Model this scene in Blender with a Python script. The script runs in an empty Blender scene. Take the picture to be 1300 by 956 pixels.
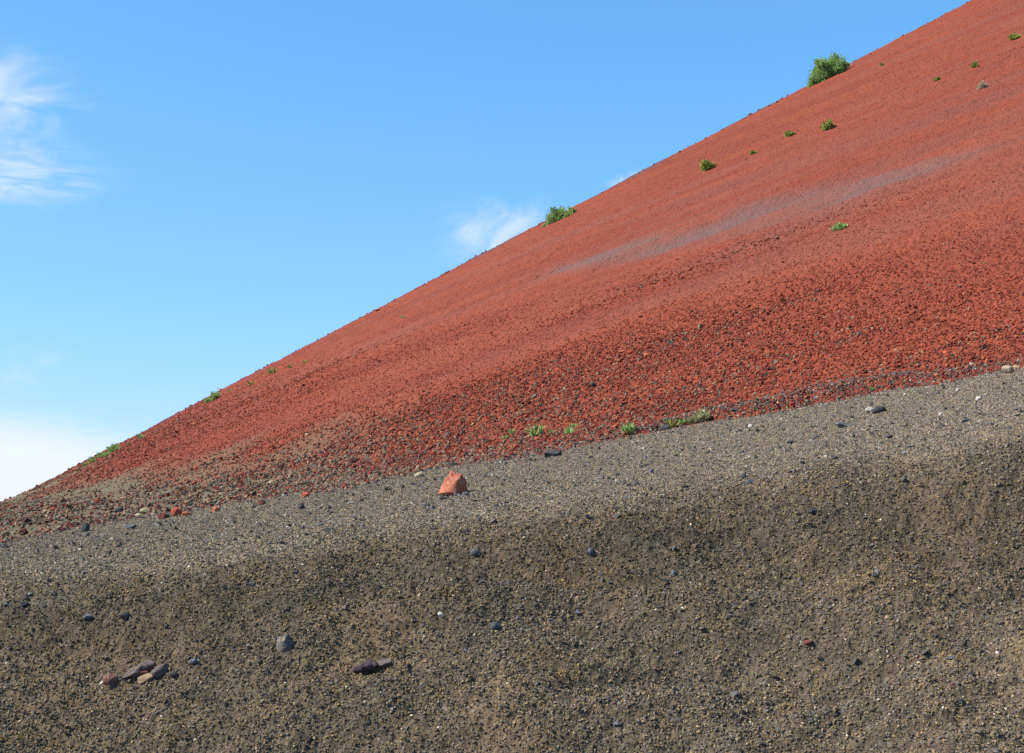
import bpy, bmesh, math
import numpy as np
from mathutils import Vector, Matrix

SC = bpy.context.scene
COL = SC.collection
RNG = np.random.default_rng(7)

# ------------------------------------------------------------------ camera model
FPX = 1786.0
CAM = np.array([0.0, 0.0, 1.6])
PITCH = math.atan((700 - 478) / FPX)
FWD = np.array([0, math.cos(PITCH), math.sin(PITCH)])
UPV = np.array([0, -math.sin(PITCH), math.cos(PITCH)])

def ray(px, py):
    d = np.array([1.0, 0, 0]) * (px - 650) / FPX + UPV * (478 - py) / FPX + FWD
    return d / d[1]

def sstep(a, b, x):
    t = np.clip((x - a) / (b - a), 0, 1)
    return t * t * (3 - 2 * t)

# ------------------------------------------------------------------ noise
def h2(ix, iy, seed):
    a = (ix.astype(np.int64) * 374761393 + iy.astype(np.int64) * 668265263 + seed * 974634777) & 0xFFFFFFFF
    a = ((a ^ (a >> 13)) * 1274126177) & 0xFFFFFFFF
    a = a ^ (a >> 16)
    a = (a * 2246822519) & 0xFFFFFFFF
    a = a ^ (a >> 15)
    return (a & 0xFFFFFF).astype(np.float64) / 0xFFFFFF

def vn(x, y, seed=0):
    xi = np.floor(x); yi = np.floor(y)
    fx = x - xi; fy = y - yi
    fx = fx * fx * fx * (fx * (fx * 6 - 15) + 10); fy = fy * fy * fy * (fy * (fy * 6 - 15) + 10)
    a = h2(xi, yi, seed); b = h2(xi + 1, yi, seed); c = h2(xi, yi + 1, seed); d = h2(xi + 1, yi + 1, seed)
    return (a * (1 - fx) + b * fx) * (1 - fy) + (c * (1 - fx) + d * fx) * fy * 1.0

def fbm(x, y, seed=0, n=4, g=0.5):
    s = 0.0; a = 1.0; t = 0.0
    for k in range(n):
        s = s + a * (vn(x, y, seed + 17 * k) - 0.5); t += a
        x, y = 1.71 * x + 1.13 * y + 3.7, -1.13 * x + 1.71 * y + 9.1
        a *= g
    return s / t * 2

def worley(x, y, seed):
    xi = np.floor(x); yi = np.floor(y)
    best = np.full(np.shape(x), 9.0); val = np.zeros(np.shape(x))
    for dx in (-1, 0, 1):
        for dy in (-1, 0, 1):
            cx = xi + dx; cy = yi + dy
            d = np.hypot(cx + h2(cx, cy, seed) - x, cy + h2(cx, cy, seed + 5) - y)
            m = d < best
            best = np.where(m, d, best); val = np.where(m, h2(cx, cy, seed + 9), val)
    return best, val

# ------------------------------------------------------------------ terrain
r1, r2 = ray(0, 645), ray(1800, 645 - .5223 * 1800)
_N = np.cross(r1, r2)
KC = math.hypot(_N[0], _N[1]) / abs(_N[2])
APEX = CAM + r2 * 75.0
_P = np.array([(-4.5, 12.5, 1.46), (0, 12.5, 1.91), (4.5, 12.5, 2.58), (0, 16, 2.63), (-6.5, 18, 1.76),
               (6.2, 17, 3.8), (-7, 38, 3.5), (-22, 60, 2.9), (0, 24, 3.3)])
def feats(x, y):
    return np.stack([1 + 0 * x, x, y, x * y, x * x, y * y], -1)
_co = np.linalg.lstsq(feats(_P[:, 0], _P[:, 1]), _P[:, 2], rcond=None)[0]

def top(x, y):
    return feats(np.clip(x, -25, 12), np.clip(y, 8, 65)) @ _co

def lip_y(x):
    return 12.35 + 0.35 * np.sin(x * .7 + .6) * .5 + .22 * fbm(x / 1.3, x * 0 + 3.3, 91, 3)

def flow(x, y):
    dx = x - APEX[0]; dy = y - APEX[1]
    r = np.hypot(dx, dy) + 1e-6
    th = np.arctan2(dx, -dy)
    return 65 * (th + 1.35 * np.log(r)), r, th

def cone(x, y):
    q, r, th = flow(x, y)
    g = np.clip(r, 5, None)
    u = .16 * fbm(q / 3.2, r / 14, 31, 3) + .06 * fbm(q / .8, r / 3, 37, 4, .6)
    return APEX[2] - KC * np.sqrt(r * r + 9) + .06 + u + .04 * fbm(x / .4, y / .4, 41, 3, .6)

def bank(x, y, fine=True):
    t = top(x, y) + .05 * fbm(x / 2.1, y / 2.1, 3, 3)
    yl = lip_y(x)
    zl = top(x, yl)
    sc = np.clip(yl - y, 0, None)
    face = zl + .70 * (y - yl) - (.22 * (1 - np.exp(-sc / .42))) * (.9 + .5 * fbm(x / 1.1, y * 0 + 2.2, 9, 3)) + .34 * sstep(-.4, .7, yl - y) * fbm(x / 2.6 + .3 * y, (y + .06 * x) / .62, 5, 2) + .12 * sstep(0, .6, yl - y) * fbm(x / 1.0 + .5 * y, y / .33 - .15 * x, 7, 3, .55) + .02
    w = .21
    z = -w * np.logaddexp(-t / w, -face / w)
    z = .15 * np.logaddexp(z / .15, -.45 / .15)
    if fine:
        m = sstep(yl + .9, yl - .5, y)                       # rougher on the face than on the dusty shelf
        clump = fbm(x / .62 + .3 * y, y / .15, 11, 4, .6)
        z = z + m * (.048 * np.clip(clump, -.5, .9)) + (.012 + .02 * m) * fbm(x / .17, y / .07, 13, 3)
        w1, v1 = worley(x / .052 + .3 * fbm(x / .09, y / .09, 15, 2), y / .038, 21)
        w3, v3 = worley(x / .085 + .5 * fbm(x / .12, y / .12, 19, 2), y / .05, 27)
        z = z + .030 * m * np.clip(.95 - w3, 0, 1) * v3 ** 2
        w2, v2 = worley(x / .031, y / .024, 23)
        z = z + (.004 + .014 * m) * np.clip(1 - w1, 0, 1) * v1 + (.005 + .009 * m) * np.clip(.9 - w2, 0, 1) * v2
    return z

def apron_mask(x, y):
    """1 where the ground is the gentle apron, 0 where it is the cone's flank"""
    q, r, th = flow(x, y)
    return sstep(-1.2, -.1, top(x, y) - (APEX[2] - KC * r) + .75 * fbm(x / 1.9, y / 2.6, 77, 4))

def hill(x, y, fine=True):
    a = top(x, y) + .03 + .04 * fbm(x / 1.9, y / 1.9, 51, 3)
    c = cone(x, y)
    w = .22
    z = w * np.logaddexp(a / w, c / w) - .1
    if fine:
        w1, v1 = worley(x / .11, y / .11, 61)
        z = z + .025 * np.clip(.9 - w1, 0, 1) * v1
    return z

# boundary between the grey bank and the red hill, traced on the smooth ground
def smoothZ(x, y):
    yl = lip_y(x)
    t = np.maximum(top(x, y), APEX[2] - KC * np.hypot(x - APEX[0], y - APEX[1]))
    return np.minimum(t, top(x, yl) + .70 * (y - yl))

def march(px, py, fn):
    d = ray(px, py)
    t = np.linspace(8.5, 110, 12000)
    p = CAM + t[:, None] * d
    g = p[:, 2] - fn(p[:, 0], p[:, 1])
    i = int(np.argmax(g < 0))
    if g[i] >= 0:
        return None
    t0, t1 = t[max(i - 1, 0)], t[i]
    for _ in range(20):
        tm = .5 * (t0 + t1); p = CAM + tm * d
        if p[2] - fn(np.array([p[0]]), np.array([p[1]]))[0] < 0: t1 = tm
        else: t0 = tm
    return CAM + t1 * d

_bp = [(-160, 712), (0, 690), (110, 667), (230, 650), (330, 634), (430, 625), (550, 598), (700, 576), (800, 556),
       (900, 537), (1000, 517), (1150, 491), (1300, 468), (1420, 450)]
_bw = [march(px, py, smoothZ) for px, py in _bp]
_bx = np.array([p[0] for p in _bw]); _by = np.array([p[1] for p in _bw])
_o = np.argsort(_bx); _bx, _by = _bx[_o], _by[_o]
print('boundary', np.round(np.stack([_bx, _by], 1), 2).tolist())

def bound_y(x):
    return np.interp(x, _bx, _by) + .25 * fbm(x / .7, x * 0 + 1.5, 99, 4, .6)

def bankZ(x, y):
    return bank(x, y) - .3 * sstep(-.05, .35, y - bound_y(x))
def hillZ(x, y):
    return hill(x, y) + .06 - .6 * sstep(-.1, .4, bound_y(x) - y)
def surfZ(x, y):
    b = bound_y(x)
    return np.where(y < b - .6, bankZ(x, y), np.where(y > b + .6, hillZ(x, y), np.maximum(hillZ(x, y), bankZ(x, y))))
groundZ = surfZ
def coarseZ(x, y):
    return np.where(y < bound_y(x), bank(x, y, False), hill(x, y, False))
def hit(px, py):
    return march(px, py, groundZ)

# ------------------------------------------------------------------ mesh helpers
def np_mesh(name, V, Fc, mat, attrs=None, smooth=False, nper=None):
    me = bpy.data.meshes.new(name)
    n, k = Fc.shape
    me.vertices.add(len(V)); me.vertices.foreach_set('co', np.ascontiguousarray(V, dtype=np.float32).ravel())
    me.loops.add(n * k); me.loops.foreach_set('vertex_index', np.ascontiguousarray(Fc, dtype=np.int32).ravel())
    me.polygons.add(n)
    me.polygons.foreach_set('loop_start', np.arange(0, n * k, k, dtype=np.int32))
    me.polygons.foreach_set('loop_total', np.full(n, k, dtype=np.int32))
    me.polygons.foreach_set('use_smooth', np.full(n, smooth, dtype=bool))
    for an, arr in (attrs or {}).items():
        arr = np.asarray(arr, dtype=np.float32)
        if arr.ndim == 1:
            at = me.attributes.new(an, 'FLOAT', 'POINT'); at.data.foreach_set('value', arr)
        else:
            at = me.attributes.new(an, 'FLOAT_VECTOR', 'POINT'); at.data.foreach_set('vector', arr.ravel())
    me.update(calc_edges=True)
    if mat: me.materials.append(mat)
    o = bpy.data.objects.new(name, me); COL.objects.link(o)
    return o

def grid_faces(ny, nx, keep=None):
    i = np.arange(ny * nx).reshape(ny, nx)
    f = np.stack([i[:-1, :-1], i[:-1, 1:], i[1:, 1:], i[1:, :-1]], -1).reshape(-1, 4)
    if keep is not None:
        kk = keep.reshape(ny, nx)
        m = (kk[:-1, :-1] | kk[:-1, 1:] | kk[1:, 1:] | kk[1:, :-1]).ravel()
        f = f[m]
    return f

def compact(V, Fc, attrs):
    u, inv = np.unique(Fc, return_inverse=True)
    return V[u], inv.reshape(Fc.shape), {k: v[u] for k, v in attrs.items()}

def props(o, label=None, cat=None, group=None, kind=None):
    if label: o['label'] = label
    if cat: o['category'] = cat
    if group: o['group'] = group
    if kind: o['kind'] = kind
    return o

# ------------------------------------------------------------------ node helper
class NT:
    def __init__(s, tree):
        s.t = tree; s.n = tree.nodes; s.l = tree.links
    def add(s, typ, **kw):
        nd = s.n.new(typ)
        for k, v in kw.items():
            if k == 'ins':
                for a, b in v.items():
                    if hasattr(b, 'is_output') or isinstance(b, bpy.types.NodeSocket): s.l.new(b, nd.inputs[a])
                    else: nd.inputs[a].default_value = b
            else: setattr(nd, k, v)
        return nd
    def math(s, op, a, b=None, clamp=False):
        nd = s.add('ShaderNodeMath', operation=op, use_clamp=clamp)
        for i, v in enumerate((a, b)):
            if v is None: continue
            if isinstance(v, bpy.types.NodeSocket): s.l.new(v, nd.inputs[i])
            else: nd.inputs[i].default_value = v
        return nd.outputs[0]
    def vmath(s, op, a, b=None):
        nd = s.add('ShaderNodeVectorMath', operation=op)
        for i, v in enumerate((a, b)):
            if v is None: continue
            if isinstance(v, bpy.types.NodeSocket): s.l.new(v, nd.inputs[i])
            else: nd.inputs[i].default_value = v
        return nd.outputs['Value'] if op in ('LENGTH', 'DOT_PRODUCT') else nd.outputs[0]
    def mix(s, f, a, b, blend='MIX'):
        nd = s.add('ShaderNodeMix', data_type='RGBA', blend_type=blend)
        for i, v in ((0, f), (6, a), (7, b)):
            if isinstance(v, bpy.types.NodeSocket): s.l.new(v, nd.inputs[i])
            elif i == 0: nd.inputs[0].default_value = v
            else: nd.inputs[i].default_value = (*v, 1)
        return nd.outputs[2]
    def ramp(s, fac, stops, interp='LINEAR'):
        nd = s.add('ShaderNodeValToRGB'); cr = nd.color_ramp; cr.interpolation = interp
        while len(cr.elements) < len(stops): cr.elements.new(.5)
        for e, (p, c) in zip(cr.elements, stops):
            e.position = p; e.color = (*c, 1) if len(c) == 3 else c
        s.l.new(fac, nd.inputs[0])
        return nd.outputs[0]
    def maprange(s, v, a, b, c=0, d=1, smooth=True):
        nd = s.add('ShaderNodeMapRange', interpolation_type='SMOOTHSTEP' if smooth else 'LINEAR')
        s.l.new(v, nd.inputs[0])
        for i, x in enumerate((a, b, c, d)): nd.inputs[i + 1].default_value = x
        return nd.outputs[0]
    def noise(s, vec, scale, detail=4, rough=.55, dist=0):
        nd = s.add('ShaderNodeTexNoise', noise_dimensions='3D')
        s.l.new(vec, nd.inputs['Vector'])
        nd.inputs['Scale'].default_value = scale; nd.inputs['Detail'].default_value = detail
        nd.inputs['Roughness'].default_value = rough; nd.inputs['Distortion'].default_value = dist
        return nd.outputs[0]
    def voro(s, vec, scale, feature='F1'):
        nd = s.add('ShaderNodeTexVoronoi', feature=feature)
        s.l.new(vec, nd.inputs['Vector']); nd.inputs['Scale'].default_value = scale
        return nd

def new_mat(name):
    m = bpy.data.materials.new(name); m.use_nodes = True
    nt = NT(m.node_tree); nt.n.clear()
    out = nt.add('ShaderNodeOutputMaterial')
    return m, nt, out

def finish(nt, out, col, rough=.95, bump=None, bdist=.01, bstr=1.0, spec=.15):
    p = nt.add('ShaderNodeBsdfPrincipled')
    if isinstance(col, bpy.types.NodeSocket): nt.l.new(col, p.inputs['Base Color'])
    else: p.inputs['Base Color'].default_value = (*col, 1)
    p.inputs['Roughness'].default_value = rough
    p.inputs['Specular IOR Level'].default_value = spec
    if bump is not None:
        b = nt.add('ShaderNodeBump', ins={'Strength': bstr, 'Distance': bdist, 'Height': bump})
        nt.l.new(b.outputs[0], p.inputs['Normal'])
    nt.l.new(p.outputs[0], out.inputs[0])
    return p

# ------------------------------------------------------------------ materials
def mat_bank():
    m, nt, out = new_mat('grey_cinder')
    pos = nt.add('ShaderNodeNewGeometry').outputs['Position']
    dust = nt.add('ShaderNodeAttribute', attribute_name='dust').outputs['Fac']
    och = nt.add('ShaderNodeAttribute', attribute_name='ochre').outputs['Fac']
    v1 = nt.voro(pos, 34); v2 = nt.voro(pos, 75)
    s1 = nt.add('ShaderNodeSeparateColor', ins={0: v1.outputs['Color']}).outputs
    s2 = nt.add('ShaderNodeSeparateColor', ins={0: v2.outputs['Color']}).outputs
    pal = [(0, (0.02558, 0.0217, 0.01687)), (.22, (0.03837, 0.03185, 0.02328)), (.38, (0.06397, 0.04727, 0.02731)), (.58, (0.08698, 0.06369, 0.03414)),
           (.72, (0.1228, 0.0893, 0.04417)), (.86, (0.06653, 0.06513, 0.05422)), (.97, (0.1484, 0.1158, 0.06627)), (1, (0.215, 0.1929, 0.1446))]
    c1 = nt.ramp(s1[0], pal); c2 = nt.ramp(s2[0], pal)
    c = nt.mix(.55, c1, c2)
    c = nt.mix(nt.math('MULTIPLY', och, .42, True), c, nt.mix(.5, c, (0.2277, 0.1446, 0.05775)))
    n1 = nt.noise(pos, 1.3, 5, .6)
    c = nt.mix(nt.maprange(n1, .3, .72, .0, .55), c, nt.mix(.6, c, (0.0759, 0.0635, 0.04505)))
    c = nt.mix(nt.math('MULTIPLY', dust, .72, True), c, (0.1935, 0.1608, 0.1051))
    dm = nt.add('ShaderNodeAttribute', attribute_name='damp_shade').outputs['Fac']
    c = nt.mix(nt.math('MULTIPLY', dm, .5, True), c, nt.mix(1, c, (.48, .47, .46), 'MULTIPLY'))  # darkens the base colour with the painted lip shade and moist cinder
    h = nt.math('ADD', nt.math('MULTIPLY', v2.outputs['Distance'], -.5), nt.noise(pos, 160, 3, .6))
    finish(nt, out, c, .97, h, .008, .8)
    return m

def mat_hill():
    m, nt, out = new_mat('red_scoria')
    pos = nt.add('ShaderNodeNewGeometry').outputs['Position']
    fl = nt.add('ShaderNodeAttribute', attribute_name='flow').outputs['Vector']
    ap = nt.add('ShaderNodeAttribute', attribute_name='apron').outputs['Fac']
    gm = nt.add('ShaderNodeAttribute', attribute_name='ash').outputs['Fac']
    co = nt.add('ShaderNodeAttribute', attribute_name='coarse').outputs['Fac']
    f1 = nt.vmath('MULTIPLY', fl, (.8, .34, 1)); f2 = nt.vmath('MULTIPLY', fl, (.9, .5, 1))
    n1 = nt.noise(f1, .55, 5, .6, .4); n2 = nt.noise(f2, 2.6, 5, .65, .3)
    c = nt.ramp(nt.math('ADD', nt.math('MULTIPLY', n1, .55), nt.math('MULTIPLY', n2, .45)),
                [(.15, (0.1225, 0.02924, 0.01888)), (.45, (0.1497, 0.0328, 0.01786)), (.56, (0.177, 0.03993, 0.01852)), (.85, (0.1599, 0.04814, 0.02864))])
    v1 = nt.voro(pos, 15); v2 = nt.voro(pos, 32)
    s1 = nt.add('ShaderNodeSeparateColor', ins={0: v1.outputs['Color']}).outputs
    s2 = nt.add('ShaderNodeSeparateColor', ins={0: v2.outputs['Color']}).outputs
    g1 = nt.ramp(s1[0], [(0, (.42, .38, .40)), (.2, (.72, .68, .68)), (.5, (1, 1, 1)), (.85, (1.12, 1.1, 1.05)), (1, (1.3, 1.5, 1.5))])
    g2 = nt.ramp(s2[0], [(0, (.45, .42, .44)), (.25, (.8, .8, .8)), (.6, (1.05, 1.02, 1)), (1, (1.25, 1.35, 1.3))])
    g = nt.mix(.5, g1, g2)
    amt = nt.math('ADD', nt.math('MULTIPLY', co, .55), .35, True)
    c = nt.mix(amt, c, g, 'MULTIPLY')
    ashc = nt.mix(nt.noise(pos, 40, 3, .6), (0.09058, 0.05228, 0.04472), (0.1272, 0.06819, 0.05444))
    c = nt.mix(nt.math('MULTIPLY', gm, .95, True), c, ashc)
    rim = nt.add('ShaderNodeAttribute', attribute_name='rim').outputs['Fac']
    c = nt.mix(nt.math('MULTIPLY', rim, .7, True), c, (0.0651, 0.0496, 0.0527))
    sand = nt.mix(nt.maprange(s2[1], .2, .9, 0, 1), (0.07911, 0.06125, 0.03359), (0.1149, 0.09296, 0.05183))
    sand = nt.mix(nt.maprange(nt.noise(pos, 1.1, 4, .6),   .35, .7, 0, .08), sand, (0.1612, 0.0806, 0.0527))
    c = nt.mix(ap, c, sand)
    h = nt.math('ADD', nt.math('MULTIPLY', v2.outputs['Distance'], -.8), nt.math('MULTIPLY', v1.outputs['Distance'], -.9))
    h = nt.math('ADD', h, nt.math('MULTIPLY', nt.noise(pos, 45, 3, .6), .8))
    finish(nt, out, c, .97, h, .035, .8)
    return m

def mat_attr_rock(name='loose_stone'):
    m, nt, out = new_mat(name)
    pos = nt.add('ShaderNodeNewGeometry').outputs['Position']
    c = nt.add('ShaderNodeAttribute', attribute_name='tint').outputs['Color']
    n = nt.noise(pos, 70, 4, .65)
    c = nt.mix(1, c, nt.ramp(n, [(.3, (.7, .7, .7)), (.7, (1.2, 1.18, 1.15))]), 'MULTIPLY')
    finish(nt, out, c, .95, n, .006, .6)
    return m

def mat_stone(name, c1, c2, scale=14, pits=.5, spots=None, thr=.55):
    m, nt, out = new_mat(name)
    tc = nt.add('ShaderNodeTexCoord').outputs['Object']
    n = nt.noise(tc, scale, 6, .65)
    c = nt.mix(nt.maprange(n, .35, .68), c1, c2)
    v = nt.voro(tc, scale * 2.6)
    if spots:
        c = nt.mix(nt.maprange(nt.noise(tc, scale * 1.3, 4, .6, .5), thr, thr + .08), c, spots)
    pit = nt.maprange(v.outputs['Distance'], .05, .3)
    c = nt.mix(pit, nt.mix(.45, c, (.5 * c1[0], .5 * c1[1], .5 * c1[2])), c)
    h = nt.math('ADD', nt.math('MULTIPLY', pit, pits), nt.noise(tc, scale * 4, 5, .65))
    finish(nt, out, c, .93, h, .012, .9)
    return m

def mat_leaf(name, c1, c2, c3):
    m, nt, out = new_mat(name)
    t = nt.add('ShaderNodeAttribute', attribute_name='leafy').outputs['Fac']
    oi = nt.add('ShaderNodeObjectInfo').outputs['Random']
    c = nt.ramp(t, [(0, c1), (.55, c2), (1, c3)])
    c = nt.mix(nt.math('MULTIPLY', oi, .35), c, nt.mix(.6, c, (.16, .15, .045)))
    d = nt.add('ShaderNodeBsdfPrincipled', ins={'Base Color': c, 'Roughness': .55, 'Specular IOR Level': .3})
    tr = nt.add('ShaderNodeBsdfTranslucent', ins={'Color': c})
    mx = nt.add('ShaderNodeMixShader', ins={0: .28, 1: d.outputs[0], 2: tr.outputs[0]})
    nt.l.new(mx.outputs[0], out.inputs[0])
    return m

M_BANK, M_HILL, M_LOOSE = mat_bank(), mat_hill(), mat_attr_rock()
M_LEAF = mat_leaf('green_leaf', (.065, .115, .016), (.18, .245, .032), (.36, .41, .08))
M_LEAF_Y = mat_leaf('yellow_green_leaf', (.13, .15, .03), (.28, .28, .05), (.42, .38, .10))
M_LEAF_DRY = mat_leaf('dry_leaf', (.20, .16, .08), (.42, .36, .22), (.60, .55, .42))
M_LEAF_PALE = mat_leaf('pale_leaf', (.16, .16, .07), (.34, .34, .14), (.52, .50, .30))
M_LEAF_BR = mat_leaf('bright_green_leaf', (.10, .20, .05), (.22, .36, .09), (.40, .50, .20))
def mat_plain(name, c, rough=.9):
    m, nt, out = new_mat(name)
    pos = nt.add('ShaderNodeTexCoord').outputs['Object']
    n = nt.noise(pos, 30, 4, .6)
    finish(nt, out, nt.mix(n, tuple(.6 * v for v in c), tuple(1.4 * v for v in c)), rough, n, .01, .5)
    return m
M_BARK = mat_plain('woody_stem', (.11, .08, .055))

# ------------------------------------------------------------------ the ground sheets
def axis(lo, hi, dense_lo, dense_hi, step, grow=1.12):
    a = list(np.arange(dense_lo, dense_hi, step))
    s = step; x = a[-1]
    while x < hi: s = min(s * grow, 1.0); x += s; a.append(x)
    s = step; x = a[0]
    while x > lo: s = min(s * grow, 1.0); x -= s; a.insert(0, x)
    return np.array(a)

# flat ground in front of the bank and out to the horizon
bm = bmesh.new()
bmesh.ops.create_grid(bm, x_segments=60, y_segments=60, size=1500)
for v in bm.verts: v.co.z = -.30
me = bpy.data.meshes.new('ground'); bm.to_mesh(me); bm.free()
me.materials.append(mat_plain('dark_ash', (.12, .105, .085)))
g = bpy.data.objects.new('ground', me); COL.objects.link(g); props(g, kind='structure')

# grey bank
xs = axis(-45, 40, -5.6, 7.0, .0135); ys = axis(7, 30, 9.3, 20.4, .0145)
X, Y = np.meshgrid(xs, ys)
Xf, Yf = X.ravel(), Y.ravel()
Z_ = bankZ(Xf, Yf)
keep = (Yf < bound_y(Xf) + .35) & (Z_ > -.45)
yl = lip_y(Xf)
def shelf_f(x, y):
    return sstep(-.5, .65, y - lip_y(x) + .55 * fbm(x / .75, y / .5, 121, 4, .55))
def damp_shade_f(x, y):  # band below the lip: shade painted into the colour, along with moist darker cinder
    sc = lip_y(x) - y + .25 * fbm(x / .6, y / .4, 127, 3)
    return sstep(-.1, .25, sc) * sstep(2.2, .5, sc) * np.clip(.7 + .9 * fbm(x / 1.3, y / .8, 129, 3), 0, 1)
dust = shelf_f(Xf, Yf) * (.75 + .35 * fbm(Xf / .9, Yf / .9, 125, 3))
ochre = np.clip(.5 + 1.3 * fbm(Xf / .8 + .3 * Yf, Yf / .5, 131, 4, .6), 0, 1)
Fc = grid_faces(len(ys), len(xs), keep)
V, Fc, at = compact(np.stack([Xf, Yf, Z_], 1), Fc, {'dust': dust, 'ochre': ochre, 'damp_shade': damp_shade_f(Xf, Yf)})
o = np_mesh('gravel_bank', V, Fc, M_BANK, at, False); props(o, kind='structure')

# red flank: rings and spokes about the summit
def seg(a, b, n): return np.linspace(a, b, n, endpoint=False)
rr = np.concatenate([seg(0, 30, 60), seg(30, 55, 300), seg(55, 85, 640), seg(85, 110, 60)])
tt = np.radians(np.concatenate([seg(-110, -72, 60), seg(-72, -30, 1150), seg(-30, 40, 120)]))
R_, T_ = np.meshgrid(rr, tt, indexing='ij')
Xf = (APEX[0] + R_ * np.sin(T_)).ravel(); Yf = (APEX[1] - R_ * np.cos(T_)).ravel()
Z_ = hillZ(Xf, Yf)
q, r, th = flow(Xf, Yf)
keep = Yf > bound_y(Xf) - .9
apron = apron_mask(Xf, Yf) * sstep(-1.0, -5.0, Xf + .4 * fbm(Xf / .9, Yf / .9, 141, 3))
def coarse_f(x, y):
    q, r, th = flow(x, y)
    k = fbm(q / 1.8, r / 6.5, 151, 4, .62)
    foot = sstep(62, 74.5, r + 5 * fbm(q / 9, r / 9, 157, 2))
    return np.clip(foot * (1.05 + .35 * k) + sstep(.2, .7, k) * .34, 0, 1)
def ash_f(x, y):
    q, r, th = flow(x, y)
    k = fbm(q / 2.6, r / 6.5, 161, 5, .62) + .5 * fbm(q / 6.5, r / 12, 163, 2)
    br = fbm(q / 3.0, r / 5.5, 165, 3)
    return sstep(.02, .5, k + .55 * br) * sstep(74, 66, r) * .24
# the broad ash-grey sweep across the middle of the flank
h1, h2_ = march(760, 350, coarseZ), march(1010, 262, coarseZ)
qa, ra, _ = flow(np.array([h1[0], h2_[0]]), np.array([h1[1], h2_[1]]))
def sweep_f(x, y):
    q, r, th = flow(x, y)
    t = (r - ra[0]) / (ra[1] - ra[0])
    qc = qa[0] + (qa[1] - qa[0]) * t
    d = (q - qc + 4.5 * fbm(q / 3.2, r / 2.4, 171, 5, .62))
    return .9 * np.exp(-(d / 3.0) ** 2) * sstep(-.1, .35, t) * sstep(1.55, .8, t) * (1.0 + .7 * fbm(q / .7, r / 4, 173, 3))
ash = np.clip(ash_f(Xf, Yf) + sweep_f(Xf, Yf), 0, 1)
# silhouette spoke as seen from the road: beyond it the flank turns to dark cinder
vx, vy = CAM[0] - APEX[0], CAM[1] - APEX[1]
TH_SIL = math.atan2(vx, -vy) - math.acos(((APEX[2] - CAM[2]) / KC) / math.hypot(vx, vy))
print('silhouette', math.degrees(TH_SIL), 'k', KC, 'apex', APEX)
rim = sstep(math.radians(1.7), math.radians(.2), th - TH_SIL + math.radians(1.3) * fbm(r / 6, th * 30, 181, 4))
Fc = grid_faces(len(rr), len(tt), keep)
V, Fc, at = compact(np.stack([Xf, Yf, Z_], 1), Fc,
    {'flow': np.stack([q, r, 0 * r], 1), 'apron': apron, 'ash': ash, 'coarse': coarse_f(Xf, Yf), 'rim': rim})
o = np_mesh('red_hillside', V, Fc, M_HILL, at, False); props(o, kind='structure')

# ------------------------------------------------------------------ loose stones (uncountable)
def ico():
    bm = bmesh.new(); bmesh.ops.create_icosphere(bm, subdivisions=1, radius=1)
    v = np.array([x.co for x in bm.verts]); f = np.array([[y.index for y in x.verts] for x in bm.faces]); bm.free()
    return v, f
IV, IF = ico()
VAR = []
for k in range(14):
    v = IV * (1 + .34 * (RNG.random((12, 1)) - .5) * 2) + .12 * RNG.standard_normal((12, 3))
    v = v * np.array([1.25, .95, .72])
    VAR.append(v)
VAR = np.array(VAR)

OV = np.array([(1, 0, 0), (-1, 0, 0), (0, 1, 0), (0, -1, 0), (0, 0, 1), (0, 0, -1)], float)
OF = np.array([(0, 2, 4), (2, 1, 4), (1, 3, 4), (3, 0, 4), (2, 0, 5), (1, 2, 5), (3, 1, 5), (0, 3, 5)])
OVAR = np.array([(OV * (1 + .3 * RNG.standard_normal((6, 1)) * .6) + .22 * RNG.standard_normal((6, 3))) * np.array([1.2, 1, .85]) for _ in range(20)])

def scatter(name, P, size, tint, sink=.15, base='ico'):
    VAR_, IF_ = (VAR, IF) if base == 'ico' else (OVAR, OF)
    nv = VAR_.shape[1]
    n = len(P)
    q = RNG.standard_normal((n, 4)); q[:, 1:3] *= .45; q /= np.linalg.norm(q, axis=1)[:, None]
    w, x, y, z = q.T
    R = np.stack([1 - 2 * (y * y + z * z), 2 * (x * y - z * w), 2 * (x * z + y * w), 2 * (x * y + z * w), 1 - 2 * (x * x + z * z),
                  2 * (y * z - x * w), 2 * (x * z - y * w), 2 * (y * z + x * w), 1 - 2 * (x * x + y * y)], -1).reshape(n, 3, 3)
    b = VAR_[RNG.integers(0, len(VAR_), n)] * size[:, None, None]
    V = np.einsum('nij,nkj->nki', R, b) + P[:, None, :]
    V[:, :, 2] += (size * (.55 - sink))[:, None]
    F = (IF_[None] + (np.arange(n) * nv)[:, None, None]).reshape(-1, 3)
    o = np_mesh(name, V.reshape(-1, 3), F, M_LOOSE, {'tint': np.repeat(tint, nv, 0)}, False)
    return props(o, kind='stuff')

def palette(n, cols, wts, jit=.18):
    cols = np.array(cols); wts = np.array(wts) / np.sum(wts)
    c = cols[RNG.choice(len(cols), n, p=wts)]
    return c * np.exp(jit * RNG.standard_normal((n, 1))) * np.exp(.06 * RNG.standard_normal((n, 3)))

REDS = [(0.184, 0.0393, 0.02011), (0.1482, 0.02894, 0.01753), (0.08805, 0.01986, 0.01536), (0.2241, 0.06203, 0.02743), (0.04002, 0.01861, 0.01536), (0.09602, 0.07858, 0.0585), (0.184, 0.1405, 0.08775), (0.022, 0.02068, 0.02011)]
GREY = [(0.04991, 0.04435, 0.04019), (0.08912, 0.0793, 0.06699), (0.1426, 0.1109, 0.06699), (0.1925, 0.1411, 0.07612), (0.09625, 0.09542, 0.09013), (0.2353, 0.1982, 0.1431), (0.4421, 0.3898, 0.3167), (0.1069, 0.04704, 0.03349)]

def in_view(x, y, pad=1.06):
    return np.abs(x / np.maximum(y, 1)) < .364 * pad + .03

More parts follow.
